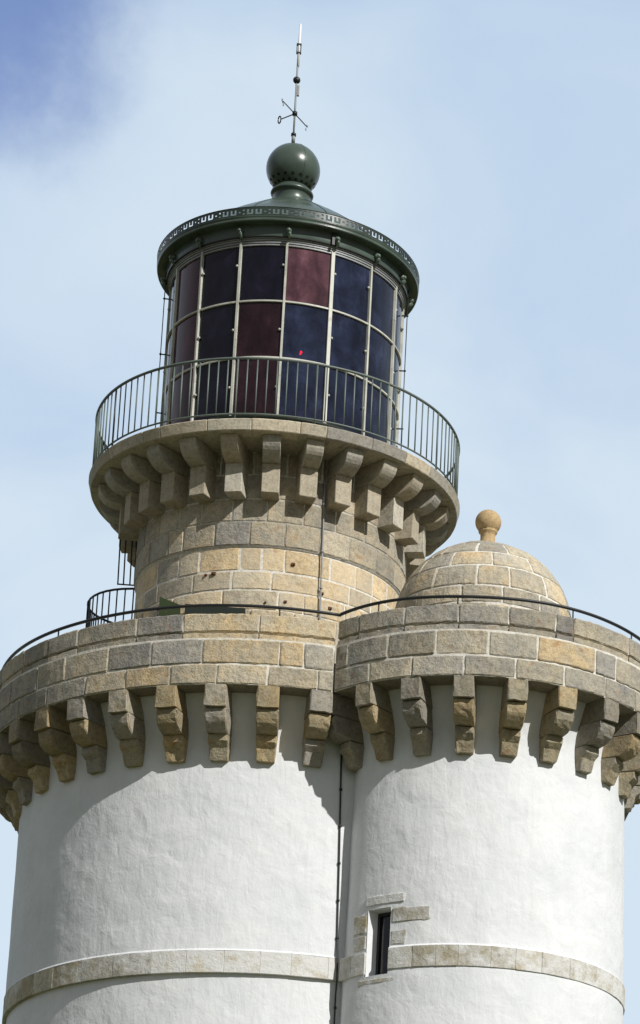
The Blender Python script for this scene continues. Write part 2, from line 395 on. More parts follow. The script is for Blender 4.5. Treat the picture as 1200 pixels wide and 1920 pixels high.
band = MB()
J = [-51.43, -43.3, -33.6, -24.36, -16.46, -8.3, -0.64, 6.0]
for a0, a1 in (lambda js: list(zip(js[:-1], js[1:])))(fill_joints(J, -275, 18.4, .62, 4.33)):
    band.stone(a0, a1, 13.87, 14.25, cylp(4.385), depth=.09, joint=.0015, mi=0, tint=(rnd.random(), rnd.random(), min(1, max(0, .62 + rnd.uniform(-.15, .15) + (-.42 if a0 < -33 else .05)))), c=CM, edge=.006, jit=.002, corner=.003, rough=.006)
band.lathe([(4.30, 13.872), (4.372, 13.874), (4.372, 14.247), (4.34, 14.249)], 180, (CM[0], CM[1], 0), 1, -275, 18.4)
band.build('string_course', [M_BAND, M_WHITE], tower)

# parapet: three courses on a mortar core
par = MB()
JR3 = [-59.71, -49.82, -39.3, -30.04, -20.75, -11.76, -2.15, 7.27]
JR2 = [-53.53, -44.98, -34.21, -24.96, -14.68, -0.11, 4.5]
JCAP = [-51.04, -42.64, -28.64, -19.0, -4.34, 7.77]
course(par, JR3, M_LO, M_HI, .85, 18.67, 19.035, RP, CM, [.2, .25, .55, .66, .55, .5, .55], (.12, .35))
course(par, JR2, M_LO, M_HI, .8, 19.035, 19.485, RP, CM, [.3, .45, .1, .08, .72, .75], (.12, .4))
core = lambda rp: [(4.2, 18.676), (rp - .02, 18.676), (rp - .017, 19.49), (rp - .017, 19.50), (rp - .37, 19.50), (rp - .37, 19.30), (4.2, 19.30)]
par.lathe(core(RP), 200, (CM[0], CM[1], 0), 1, M_LO, M_HI, True, smooth=False)
par.lathe([(4.2, 18.672), (RP - .03, 18.672)], 200, (CM[0], CM[1], 0), 2, M_LO, M_HI, tint=(.25, .1, .5))
par.build('parapet', [M_STONE, M_MORTAR, M_CORBEL], tower)
cap = MB()
capt = [.3, .35, .06, .66, .7]
st = rnd.getstate(); course(cap, JCAP, M_LO, M_HI, 1.0, 19.487, 19.600, RP - .035, CM, capt, (.15, .5), joint=.009, edge=.010, depth=.12)
rnd.setstate(st); course(cap, JCAP, M_LO, M_HI, 1.0, 19.618, 19.955, RP - .035, CM, capt, (.15, .5), joint=.009, depth=.12)
cap.lathe([(RP - .40, 19.50), (RP - .10, 19.50), (RP - .10, 19.612), (RP - .055, 19.635), (RP - .055, 19.935), (RP - .40, 19.945)], 200, (CM[0], CM[1], 0), 1, M_LO, M_HI, True, smooth=False)
cap.build('parapet_coping', [M_STONE, M_MORTAR], tower)
fl = MB(); fl.lathe([(1.0, 19.32), (4.7, 19.31)], 96, (CM[0], CM[1], 0)); fl.build('terrace_floor', M_FLOOR, tower)

def corbel_mesh(wall_r, out_r, z_top, seed, width=.375, warm=.4):
    """three stacked stones, local frame: tower axis at the origin, facing -y"""
    rg = random.Random(seed); mb = MB(); D = out_r - wall_r
    def prism(prof, w0, w1, tint, bev=.018):
        # prof: (r, z) outline; extruded across x with rounded edges and a little roughness
        xs = [(-.5, bev), (-.5 + bev / w0, 0.0), (-.17, 0), (.17, 0), (.5 - bev / w0, 0.0), (.5, bev)]
        cr_ = sum(p[0] for p in prof) / len(prof); cz = sum(p[1] for p in prof) / len(prof)
        zt = max(p[1] for p in prof); zb = min(p[1] for p in prof)
        V = []; F = []; n_ = len(prof)
        for (fx, ins) in xs:
            for (r_, z_) in prof:
                ww = w1 + (w0 - w1) * (z_ - zb) / (zt - zb)
                k = ins / max(.05, math.hypot(r_ - cr_, z_ - cz))
                j = .009
                V.append((fx * ww + rg.uniform(-j, j), -(r_ + (cr_ - r_) * k + rg.uniform(-j, j)), z_ + (cz - z_) * k + rg.uniform(-j, j)))
        for i in range(len(xs) - 1):
            for k in range(n_):
                l = (k + 1) % n_; F.append((i * n_ + k, i * n_ + l, (i + 1) * n_ + l, (i + 1) * n_ + k))
        F += [tuple(range(n_))[::-1], tuple(range((len(xs) - 1) * n_, len(xs) * n_))]
        mb.add(V, F, 0, tint)
    tt = lambda: (min(1, max(0, warm + rg.uniform(-.3, .35))), rg.random(), rg.random())
    wi = wall_r - .12
    prism([(wi, z_top), (out_r - .01, z_top), (out_r - .005, z_top - .18), (out_r - .015, z_top - .365), (wi, z_top - .365)], width, width * .98, tt())
    # quarter-round middle stone
    z1 = z_top - .372; r1 = out_r - .085; rr = .36
    q = [(wi, z1), (r1 - .02, z1), (r1, z1 - .03)]
    for k in range(1, 8):
        a = R(90) * k / 7; q.append((wall_r + .22 + (r1 - wall_r - .22) * math.cos(a) ** .8 if k < 7 else wall_r + .21, z1 - .03 - (rr - .03) * math.sin(a)))
    q.append((wi, z1 - rr))
    prism(q, width * .97, width * .93, tt())
    # lower stone, chamfered back to the wall
    z2 = z1 - rr - .006
    prism([(wi, z2), (wall_r + .255, z2), (wall_r + .26, z2 - .11), (wall_r + .17, z2 - .20), (wall_r + .10, z2 - .40), (wi, z2 - .41)], width * .92, width * .80, tt(), .014)
    return mb
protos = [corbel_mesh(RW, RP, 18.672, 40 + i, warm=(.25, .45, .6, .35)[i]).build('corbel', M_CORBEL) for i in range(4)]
def place_corbels(protos, azl, c, parent, free):
    k = 0
    for az in azl:
        p = polar(c, free[0], az, 0)
        if math.hypot(p[0] - free[1][0], p[1] - free[1][1]) < free[2]: continue
        o = protos[k % len(protos)].copy(); o.name = protos[0].name.split('.')[0]; col.objects.link(o); o.parent = parent
        o.location = (c[0] - parent.location.x, c[1] - parent.location.y, -parent.location.z); o.rotation_euler = (0, 0, R(az + rnd.uniform(-.25, .25)))
        k += 1 + (rnd.random() < .4)
    for p in protos: bpy.data.objects.remove(p)
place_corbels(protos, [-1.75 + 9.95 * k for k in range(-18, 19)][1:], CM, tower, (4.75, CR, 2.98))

# ------------------------------------------------------------------ stone drum and gallery of the main tower (coaxial with the lantern)
RD = 2.455
drum = MB()
ja = [-31.56, -17.86, -3.34, 11.8, 26.15, 40.91, 56.86]; jb = [-40.06, -24.81, -9.88, 4.5, 19.26, 33.46, 48.87, 63.59]
jc = [-56.69, -42.27, -31.61, -13.73, -4.44, 5.06, 24.96, 37.83]; jd = [-67.4, -54.53, -34.1, -16.63, -0.04, 20.21, 34.78]
def ringcourse(mb, J, width, z0, z1, r_, **kw):
    lo = J[0]; course(mb, J, lo, lo + 360, width, z0, z1, r_, (0, 0), **kw)
ringcourse(drum, [-40, -24, -10, 4, 19, 34, 49], .64, 23.64, 24.075, RD, rng=(.15, .5), rough=.005)
ringcourse(drum, [-33, -18, -3, 11, 26, 42, 57], .64, 23.17, 23.64, RD, rng=(.15, .5), rough=.005)
ringcourse(drum, ja, .62, 22.735, 23.17, RD, rng=(.2, .55), rough=.005, joint=.009)
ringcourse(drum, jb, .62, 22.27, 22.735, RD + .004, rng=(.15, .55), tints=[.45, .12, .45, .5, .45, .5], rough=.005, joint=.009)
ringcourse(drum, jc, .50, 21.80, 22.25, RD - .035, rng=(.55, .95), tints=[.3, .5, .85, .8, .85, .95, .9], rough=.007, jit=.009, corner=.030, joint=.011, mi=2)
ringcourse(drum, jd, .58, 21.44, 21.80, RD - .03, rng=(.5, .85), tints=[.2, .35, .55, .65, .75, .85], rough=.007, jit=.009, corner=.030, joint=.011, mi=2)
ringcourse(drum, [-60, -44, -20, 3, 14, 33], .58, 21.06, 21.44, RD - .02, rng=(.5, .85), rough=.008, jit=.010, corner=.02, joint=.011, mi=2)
ringcourse(drum, [-50, -30, -8, 10, 28], .8, 20.2, 21.06, RD, rng=(.4, .75)); ringcourse(drum, [-52, -33, -10, 13, 24], .8, 19.3, 20.2, RD, rng=(.4, .75))
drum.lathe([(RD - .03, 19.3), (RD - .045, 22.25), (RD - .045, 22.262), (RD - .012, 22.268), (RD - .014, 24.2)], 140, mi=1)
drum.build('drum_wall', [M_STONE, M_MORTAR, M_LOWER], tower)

for px_, pz_, sz in ((8.6, 21.98, .05), (-24.5, 21.76, .06), (-28, 21.75, .035), (21.5, 21.52, .045), (6.2, 21.25, .04), (25.5, 21.28, .05), (-2, 21.2, .03)):
    ir = MB(); ir.box(polar((0, 0), RD - .025, px_, pz_), (sz * 1.3, .05, sz * .9), R(px_)); ir.tube([polar((0, 0), RD - .03, px_, pz_), polar((0, 0), RD + .015, px_ + .3, pz_ - .01)], sz * .3, 6); ir.build('iron_stub', M_RUST, tower)
slab = MB()
for a0, a1 in (lambda js: list(zip(js[:-1], js[1:])))(fill_joints([-38, -22, -8.5, 6, 14, 29], -38, 322, .85, 3.4)):
    slab.stone(a0, a1, 24.075, 24.287, lambda tt: (3.352 + .26 * (tt - 24.075), tt, 1, 0), depth=.3, joint=.003, c=(0, 0), tint=(rnd.random(), rnd.random(), rnd.random()), edge=.014, jit=.002, corner=.004, rough=.003)
slab.lathe([(2.2, 24.078), (3.335, 24.078), (3.385, 24.28), (2.2, 24.30)], 160)
slab.build('gallery_slab', M_DRESSED, tower)

def gallery_corbel(seed):
    rg = random.Random(seed); mb = MB(); wd = .318; wi = RD - .1
    def prism(prof, w_, tint):
        xs = [(-.5, .014), (-.5 + .04, 0), (.5 - .04, 0), (.5, .014)]; V = []; F = []; n_ = len(prof)
        cr_ = sum(p[0] for p in prof) / n_; cz = sum(p[1] for p in prof) / n_
        for fx, ins in xs:
            for r_, z_ in prof:
                k = ins / max(.05, math.hypot(r_ - cr_, z_ - cz))
                V.append((fx * w_ + rg.uniform(-.003, .003), -(r_ + (cr_ - r_) * k), z_ + (cz - z_) * k))
        for i in range(3):
            for k in range(n_):
                l = (k + 1) % n_; F.append((i * n_ + k, i * n_ + l, (i + 1) * n_ + l, (i + 1) * n_ + k))
        F += [tuple(range(n_))[::-1], tuple(range(3 * n_, 4 * n_))]; mb.add(V, F, 0, tint)
    q = [(wi, 24.07), (3.22, 24.07)] + [(2.80 + .42 * math.cos(R(90 * k / 9)), 24.05 - .345 * math.sin(R(90 * k / 9))) for k in range(10)] + [(wi, 23.705)]
    prism(q, wd, (rg.random(), rg.random(), rg.random()))
    prism([(wi, 23.70), (2.80, 23.70), (2.80, 23.16), (2.785, 23.145), (wi, 23.145)], wd * .98, (rg.random(), rg.random(), rg.random()))
    return mb
gp = [gallery_corbel(70 + i).build('gallery_corbel', M_DRESSED) for i in range(3)]
place_corbels(gp, [-2.4 + 13.58 * k for k in range(-13, 13)], (0, 0), tower, (2.6, (50, 50), 1))

# ------------------------------------------------------------------ stair tower
stair = thing('stair_tower', (CR[0], CR[1], GZ), 'slimmer white round stair tower on the right with slit window and small masonry dome', 'tower')
W0, W1, WZ0, WZ1 = -44.74, -34.6, 13.79, 14.94
azr = sorted([-180 + 2 * i for i in range(180)] + [W0, W1]); azr = [a for a in azr if not any(0 < abs(a - q) < .8 for q in (W0, W1))]
zr = sorted([GZ - .3, 3, 7, 10] + [11 + .2 * i for i in range(13)] + [13.6, WZ0, 13.86, 13.95, 14.2, 14.4, 14.6, 14.8, WZ1] + [15.1 + .2 * i for i in range(17)] + [18.5, 18.7, 19.3])
rr_ = lambda z_: (2.635 - .011 * (z_ - 13.9) if z_ < 13.9 else 2.618 - .0125 * (z_ - 14.0) + flare(z_))
wr = wall_mesh(CR, rr_, zr, azr, lambda a, b_, z0, z1: W0 - .01 <= a and b_ <= W1 + .01 and z0 >= WZ0 - .001 and z1 <= WZ1 + .001 and b_ > a,
               lambda a: .21 * math.exp(-((a + 68) / 9.5) ** 2))      # the render is drawn in where the two towers meet
# window reveals, deep and painted white
def P_(r_, a, z_): return polar(CR, r_, a, z_)
ri = 2.385; ro = 2.612; s2 = 2.0
for (A_, B_) in (((W0, WZ0), (W0, WZ1)), ((W0, WZ1), (W1, WZ1)), ((W1, WZ1), (W1, WZ0)), ((W1, WZ0), (W0, WZ0))):
    n_ = 5; V = []; F = []
    ins = lambda a, z_, f: (a + (1.2 * f if a == W0 else -1.2 * f), z_ + (-.02 * f if z_ == WZ1 else .02 * f))
    for i in range(n_ + 1):
        f = i / n_; r_ = ro + (ri - ro) * f
        for (a, z_) in (A_, B_):
            q = ins(a, z_, f); V.append(P_(r_, q[0], q[1]))
    for i in range(n_): F.append((2 * i, 2 * i + 1, 2 * i + 3, 2 * i + 2))
    wr.add(V, F)
wr.lathe([(2.61, 14.26), (2.624, 14.25), (2.65, 14.222)], 90, (CR[0], CR[1], 0), 0, W1 + .1, 160)
wr.build('wall', M_WHITE, stair)
win = MB(); 
win.add([P_(2.39, W0 + .4, WZ0), P_(2.39, W1 - .4, WZ0), P_(2.39, W1 - .4, WZ1), P_(2.39, W0 + .4, WZ1)], [(0, 1, 2, 3)])
wo = win.build('window', M_PANE, stair)
fr = MB()
for a in (W0 + 1.6, W1 - 1.6): fr.box(P_(2.40, a, (WZ0 + WZ1) / 2), (.045, .05, WZ1 - WZ0 - .06), R(a))
for z_ in (WZ0 + .05, WZ1 - .05): fr.box(P_(2.40, (W0 + W1) / 2, z_), (.32, .045, .05), R((W0 + W1) / 2))
f_o = fr.build('window_frame', M_BLACK); f_o.parent = wo; f_o.matrix_parent_inverse.identity()
f_o.location = (-stair.location.x, -stair.location.y, -stair.location.z)

# stones left bare round the window
for (a0, a1, z0, z1) in ((W1 + .6, -19.3, 14.66, 14.91), (W1 + .4, -28.2, 14.275, 14.53), (-52.0, W0 - .4, 14.545, 14.88), (-52.0, W0 - .4, 14.265, 14.52),
                         (-47.8, -31.7, 13.64, 13.735), (-46.2, -29.3, 15.0, 15.17)):
    sur = MB(); sur.stone(a0, a1, z0, z1, cylp(2.645 if z0 < 13.7 else 2.621), depth=.03, joint=.006, tint=(rnd.uniform(.3, .9), rnd.random(), .36 if z0 < 14.95 else .95), c=CR, jit=.022, corner=.05, rough=.006, edge=.012)
    sur.build('surround_stone', M_BAND, stair)

bd = MB()
JB = [-25, -16.5, -8.5, 3, 12, 22, 34, 48, 61]
for a0, a1 in (lambda js: list(zip(js[:-1], js[1:])))([W1 + .1] + JB + [72, 84, 96, 110, 125, 140, 155]):
    bd.stone(a0, a1, 13.86, 14.222, cylp(2.658), depth=.09, joint=.0015, c=CR, tint=(rnd.random(), rnd.random(), min(1, max(0, .55 + rnd.uniform(-.2, .2) + (-.25 if -27 < a0 < -10 else 0)))), edge=.006, jit=.002, corner=.003, rough=.006)
for a0, a1 in ((-58.5, -51.6), (-51.6, W0 - .1)):
    bd.stone(a0, a1, 13.83, 14.21, cylp(2.650), depth=.09, joint=.0015, c=CR, tint=(.5, .5, .45), edge=.006, jit=.002, corner=.003, rough=.006)
bd.lathe([(2.60, 13.862), (2.645, 13.864), (2.645, 14.219), (2.60, 14.221)], 90, (CR[0], CR[1], 0), 1, W1 + .1, 155)
bd.build('string_course', [M_BAND, M_WHITE], stair)

rp_ = MB()
course(rp_, [-38.27, -24.43, -9.1, 5.93, 20.79, 35.36, 48.97], R_LO, R_HI, .8, 18.67, 19.04, RRP, CR, [.35, .3, .28, .38, .2, .12], (.15, .45))
course(rp_, [-46.66, -32.35, -17.7, -2.34, 12.21, 31.3, 39.57], R_LO, R_HI, .8, 19.04, 19.485, RRP, CR, [.22, .3, .42, .32, .74, .06], (.15, .5), joint=.015, corner=.028)
rp_.lathe([(2.45, 18.676), (RRP - .02, 18.676), (RRP - .017, 19.50), (RRP - .37, 19.50), (RRP - .37, 19.30), (2.45, 19.30)], 120, (CR[0], CR[1], 0), 1, R_LO, R_HI, True, smooth=False)
rp_.lathe([(2.45, 18.672), (RRP - .03, 18.672)], 120, (CR[0], CR[1], 0), 2, R_LO, R_HI, tint=(.25, .1, .5))
rp_.build('parapet', [M_STONE, M_MORTAR, M_CORBEL], stair)
rc = MB(); jr = [-43.32, -27.7, -11.29, 3.46, 17.79, 23.59, 45.77]; ct = [.24, .18, .2, .3, .05, .42]
st = rnd.getstate(); course(rc, jr, R_LO, R_HI, .9, 19.487, 19.605, RRP - .03, CR, ct, (.15, .45), joint=.010, edge=.010, depth=.12)
rnd.setstate(st); course(rc, jr, R_LO, R_HI, .9, 19.622, 19.955, RRP - .03, CR, ct, (.15, .45), joint=.010, depth=.12)
rc.lathe([(RRP - .40, 19.50), (RRP - .10, 19.50), (RRP - .10, 19.615), (RRP - .05, 19.638), (RRP - .05, 19.935), (RRP - .40, 19.945)], 120, (CR[0], CR[1], 0), 1, R_LO, R_HI, True, smooth=False)
rc.build('parapet_coping', [M_STONE, M_MORTAR], stair)
fl = MB(); fl.lathe([(.3, 19.322), (3.0, 19.318)], 72, (CR[0], CR[1], 0)); fl.build('terrace_floor', M_FLOOR, stair)
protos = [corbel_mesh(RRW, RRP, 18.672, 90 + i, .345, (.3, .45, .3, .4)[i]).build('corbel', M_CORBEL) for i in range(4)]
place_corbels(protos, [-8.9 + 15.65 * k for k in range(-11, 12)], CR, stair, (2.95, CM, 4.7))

# dome of the stair tower
DZ, DA, DB = 20.80, 1.578, 1.553
def domep(tt):
    if tt < 0: return (DA, DZ + tt, 1, 0)
    a = tt / 1.565; r_, z_ = DA * math.cos(a), DZ + DB * math.sin(a); nr, nz = math.cos(a) / DA, math.sin(a) / DB; l = math.hypot(nr, nz)
    return (r_, z_, nr / l, nz / l)
dome = MB()
rows = [(-1.5, -1.05), (-1.05, -.6), (-.6, -.123)] + [(R(u) * 1.565, R(v_) * 1.565) for u, v_ in ((-4.5, 7.8), (7.8, 24.4), (24.4, 39), (39, 56), (56, 76))]
jdome = {3: [-50.8, -18.6, 7.5, 34.1], 4: [-38.5, -9.2, 12.7, 40.4], 5: [-28.9, 1.1, 31.9, 64], 6: [-42, -11.7, 15.2, 50], 7: [-30, 30, 90]}
for i, (t0, t1) in enumerate(rows):
    rm = domep((t0 + t1) / 2)[0]; J = jdome.get(i, [-50, -25, -2, 22, 48]); js = fill_joints(J, J[0], J[0] + 360, .62, max(rm, .6))
    for a0, a1 in zip(js[:-1], js[1:]):
        dome.stone(a0, a1, t0, t1, domep, joint=.012, c=CR, tint=(rnd.uniform(.25, .68), rnd.uniform(.4, 1.1), rnd.random()), corner=.02, depth=.05, rough=.010)
dome.lathe([(domep(-1.5 + .1 * k)[0] - .013 * domep(-1.5 + .1 * k)[2], domep(-1.5 + .1 * k)[1] - .013 * domep(-1.5 + .1 * k)[3]) for k in range(39)], 72, (CR[0], CR[1], 0), 1)
do = dome.build('dome', [M_STONE, M_MORTAR], stair)
fin = MB()
fin.lathe([(.21, 22.28), (.185, 22.36), (.15, 22.42), (.132, 22.50), (.13, 22.57), (.138, 22.63), (.165, 22.65), (.17, 22.665), (.155, 22.68)] + [(.232 * math.sin(a), 22.853 - .232 * math.cos(a)) for a in [R(40 + 140 * k / 16) for k in range(17)]], 40, (CR[0] + .025, CR[1], 0))
fo = fin.build('finial', M_TERRA); fo.parent = do; fo.location = (-stair.location.x, -stair.location.y, -stair.location.z)

# ------------------------------------------------------------------ lantern
lan = thing('lantern', (0, 0, 24.29), 'dark red and navy glazed lantern room with green domed metal roof', 'lantern')
RG = 2.155
ZB = [24.93, 26.085, 27.22, 28.345]
plinth = MB(); plinth.lathe([(2.17, 24.29), (2.17, 24.86), (2.20, 24.88), (2.20, 24.95), (2.12, 24.955)], 96, mi=0); plinth.build('plinth', M_DKGREEN, lan)
AZ0 = -1.6; STEP = 22.5
# pane colours by azimuth sector (sector k lies between bar k and bar k + 1) and row from the top
NV, DK, RD_, PK = G_NAVY, G_DARK, G_RED, G_PINK
spec = {-4: (NV, NV, NV), -3: (G_RUBY, G_RUBY, G_RUBY), -2: (DK, DK, DK), -1: (DK, RD_, RD_), 0: (PK, NV, NV), 1: (NV, NV, NV), 2: (NV, NV, NV), 3: (NV, NV, NV)}
for k in range(-8, 8):
    for row in range(3):
        z0, z1 = ZB[2 - row], ZB[3 - row]
        a0, a1 = AZ0 + STEP * k, AZ0 + STEP * (k + 1)
        pn = MB(); pn.lathe([(RG, z0 + .005), (RG, z1 - .005)], 10, az0=a0 + .3, az1=a1 - .3); pn.lathe([(RG - .012, z1 - .005), (RG - .012, z0 + .005)], 10, az0=a0 + .3, az1=a1 - .3)
        m_ = spec.get(k, (NV, DK, DK))[row]
        p_ = pn.build('glass_pane', m_, lan)
        if m_ is PK: p_['label'] = 'dusty plum coloured pane'
for k in range(-8, 8):
    a = AZ0 + STEP * k; wd = .066 if k == 1 else .040
    mb = MB(); mb.box(polar((0, 0), RG + .022, a, (ZB[0] + 28.42) / 2), (wd, .05, 28.42 - ZB[0]), R(a))
    bo = mb.build('glazing_bar', M_CREAM, lan)
    for z_ in (27.95, 26.65, 25.5):
        kb = MB(); q = polar((0, 0), RG + .03, a - (1.4 if k % 2 == 0 else -1.4) * (-1 if k < 0 else 1), z_)
        kb.sphere(Vector(q) - Vector(lan.location), .026, 8, 6); kb_o = kb.build('clip', M_CREAM); kb_o.parent = bo
for z_ in (26.085, 27.22):
    mb = MB(); mb.lathe([(RG - .01, z_ - .015), (RG + .036, z_ - .015), (RG + .036, z_ + .015), (RG - .01, z_ + .015)], 128, closed_prof=True, smooth=False); mb.build('glazing_ring', M_CREAM, lan)
mb = MB()
for i, (r_, z_) in enumerate(((2.185, 28.36), (2.20, 28.40), (2.215, 28.44), (2.235, 28.475))): mb.lathe([(2.10, z_ - .014), (r_, z_ - .014), (r_, z_ + .014), (2.10, z_ + .014)], 128, closed_prof=True, smooth=False)
mb.build('head_ring', M_STEEL, lan)
mb = MB(); mb.lathe([(2.20, 28.478), (2.268, 28.478), (2.272, 28.494), (2.20, 28.494)], 128, closed_prof=True, smooth=False); mb.build('dark_gap_ring', M_BLACK, lan)  # black ring put in for the dark gap between apron and head rings
ap = MB(); ap.lathe([(2.10, 28.482), (2.255, 28.482), (2.262, 28.50), (2.265, 28.60), (2.27, 28.69), (2.275, 28.712)], 128); ap.lathe([(2.27, 28.712), (2.41, 28.712)], 128)
ap.build('apron', M_GREEN, lan)
gu = MB(); gu.lathe([(2.40, 28.714), (2.425, 28.705), (2.445, 28.715), (2.452, 28.74), (2.438, 28.755), (2.438, 28.765), (2.446, 28.785), (2.458, 28.80), (2.455, 28.815), (2.33, 28.822)], 128)
gu.build('gutter', M_GREEN, lan)
# openwork crest: an upright plate above the gutter pierced by U-shaped slots and dots
cst = MB(); NC = 12; pat = [[1] * NC for _ in range(5)]       # rows from the bottom
for c0 in (1, 5):
    for q in (1, 2, 3): pat[q][c0] = 0
    pat[1][c0 + 1] = 0; pat[1][c0 + 2] = 0; pat[2][c0 + 2] = 0; pat[3][c0 + 2] = 0
pat[2][9] = 0; pat[3][11] = 0; pat[1][11] = 0
zr_ = [28.815, 28.834, 28.870, 28.906, 28.944, 28.978]; NT = 32 * NC; rO, rI = 2.458, 2.440
V = []; F = []
for i in range(NT):
    a = 360 * i / NT + 2
    for z_ in zr_: V.append(polar((0, 0), rO, a, z_)); V.append(polar((0, 0), rI, a, z_))
at_ = lambda i, k, o: (i % NT) * 12 + k * 2 + o
full_ = lambda i, k: 0 <= k < 5 and pat[k][i % NC]
for i in range(NT):
    for k in range(5):
        if not full_(i, k): continue
        F.append((at_(i, k, 0), at_(i + 1, k, 0), at_(i + 1, k + 1, 0), at_(i, k + 1, 0)))
        F.append((at_(i, k, 1), at_(i, k + 1, 1), at_(i + 1, k + 1, 1), at_(i + 1, k, 1)))
        if not full_(i - 1, k): F.append((at_(i, k, 0), at_(i, k + 1, 0), at_(i, k + 1, 1), at_(i, k, 1)))
        if not full_(i + 1, k): F.append((at_(i + 1, k, 1), at_(i + 1, k + 1, 1), at_(i + 1, k + 1, 0), at_(i + 1, k, 0)))
        if not full_(i, k - 1): F.append((at_(i, k, 0), at_(i, k, 1), at_(i + 1, k, 1), at_(i + 1, k, 0)))
        if not full_(i, k + 1): F.append((at_(i, k + 1, 0), at_(i + 1, k + 1, 0), at_(i + 1, k + 1, 1), at_(i, k + 1, 1)))
cst.add(V, F)
cst.tube([polar((0, 0), 2.449, 2.5 * k, 28.978) for k in range(144)], .014, 6, closed=True, mi=1)  # rim in near-black green, standing for its backlit silhouette
cst.build('crest', [M_CREST_BACKLIT, M_DKGREEN], lan)
for k in range(16):
    a = AZ0 + STEP * k + .4
    mb = MB(); mb.tube([polar((0, 0), 2.255, a, 28.60), polar((0, 0), 2.335, a, 28.595)], [.058, .050], 12)
    mb.sphere(polar((0, 0), 2.335, a, 28.595), .040, 12, 8)
    mb.tube([polar((0, 0), 2.32, a + .2, 28.565), polar((0, 0), 2.33, a + .3, 28.53), polar((0, 0), 2.30, a + .4, 28.49), polar((0, 0), 2.25, a + .4, 28.455)], [.036, .040, .034, .02], 8)
    mb.build('rosette', M_ROSE_LIT, lan)
RPF = [(2.38, 28.82), (2.33, 28.83), (2.22, 28.90), (2.10, 29.03), (1.90, 29.25), (1.65, 29.505), (1.40, 29.69), (1.21, 29.83), (.95, 30.01), (.65, 30.20), (.48, 30.29), (.40, 30.325)]
roof = MB()
roof.lathe(RPF, 96)
for k in range(16):
    a = AZ0 + STEP * k
    roof.tube([polar((0, 0), r_ + .002, a, z_ + .004) for r_, z_ in RPF[1:]], .005, 5)
roof.build('roof', M_GREEN, lan)
neck = MB(); neck.lathe([(.43, 30.30), (.40, 30.335), (.36, 30.36), (.345, 30.42), (.345, 30.54), (.365, 30.57), (.40, 30.585), (.408, 30.61), (.395, 30.645), (.36, 30.67), (.33, 30.72)], 64, (-.03, 0, 0)); neck.build('neck', M_GREEN, lan)
BC = Vector((-.035, 0, 31.145)); BR = .512
ball = MB(); ball.sphere(BC, BR, 64, 40)
ball.tube([BC + Vector((math.sin(R(25)) * math.cos(e), -math.cos(R(25)) * math.cos(e), math.sin(e))) * (BR + .0005) for e in [R(-40 + 130 * k / 20) for k in range(21)]], .006, 5)
ball.lathe([(.06, BC.z + BR - .008), (.045, BC.z + BR + .01), (.04, BC.z + BR + .05)], 16, (BC.x, BC.y, 0))
bo = ball.build('vent_ball', M_GREEN, lan)
for lat, off, nn in ((-35, 0, 18), (-48, 10, 18)):
    for k in range(nn):
        az = off + 360 / nn * k; e = R(lat); hol = MB()
        nrm = Vector((math.sin(R(az)) * math.cos(e), -math.cos(R(az)) * math.cos(e), math.sin(e))); u = nrm.cross(Vector((0, 0, 1))).normalized(); w_ = u.cross(nrm)
        p = BC + nrm * (BR + .002) - Vector(lan.location); hol.add([p + (u * math.cos(2 * math.pi * q / 12) + w_ * math.sin(2 * math.pi * q / 12)) * (.030 if lat == -35 else .026) for q in range(12)], [tuple(range(12))])
        ho = hol.build('vent_hole', M_HOLE); ho.parent = bo
st_ = MB(); st_.box(polar((0, 0), 2.30, 19.4, 28.59), (.05, .035, .25), R(19.4)); st_.build('strap', M_BLACK, lan)
for a in (-87, 81, 140):
    mb = MB(); mb.tube([polar((0, 0), 2.275, a, 24.29), polar((0, 0), 2.275, a, 28.66)], .010, 6)
    for z_ in (25.75, 26.95, 28.1): mb.tube([polar((0, 0), 2.17, a, z_), polar((0, 0), 2.30, a, z_)], .013, 6); mb.sphere(polar((0, 0), 2.275, a, z_), .024, 8, 6)
    mb.build('guard_rod', M_BLACK, lan)
# dark optic inside, on a pedestal
op = MB(); op.lathe([(.5, 24.3), (.5, 25.2), (.75, 25.3)] + [(.85 + .05 * (k % 2), 25.35 + .12 * k) for k in range(20)] + [(.7, 27.75), (.1, 27.9)], 48, smooth=False); op.build('optic', M_VOID, lan)
ce = MB(); ce.lathe([(.02, 28.40), (2.1, 28.40)], 64); ce.lathe([(.02, 24.9), (2.1, 24.9)], 64); ce.build('lining', M_VOID, lan)
lamp = MB(); lp = polar((0, 0), 2.05, 8.3, 26.31); lamp.sphere(lp, .026, 12, 8); lamp.tube([(lp[0] * .995, lp[1] * .995, lp[2]), (lp[0] * .96, lp[1] * .96, lp[2])], .02, 8)
tag(lamp.build('signal_lamp', M_LAMP, None, lp), 'tiny glowing red lamp behind a navy pane above the gallery rail', 'lamp')

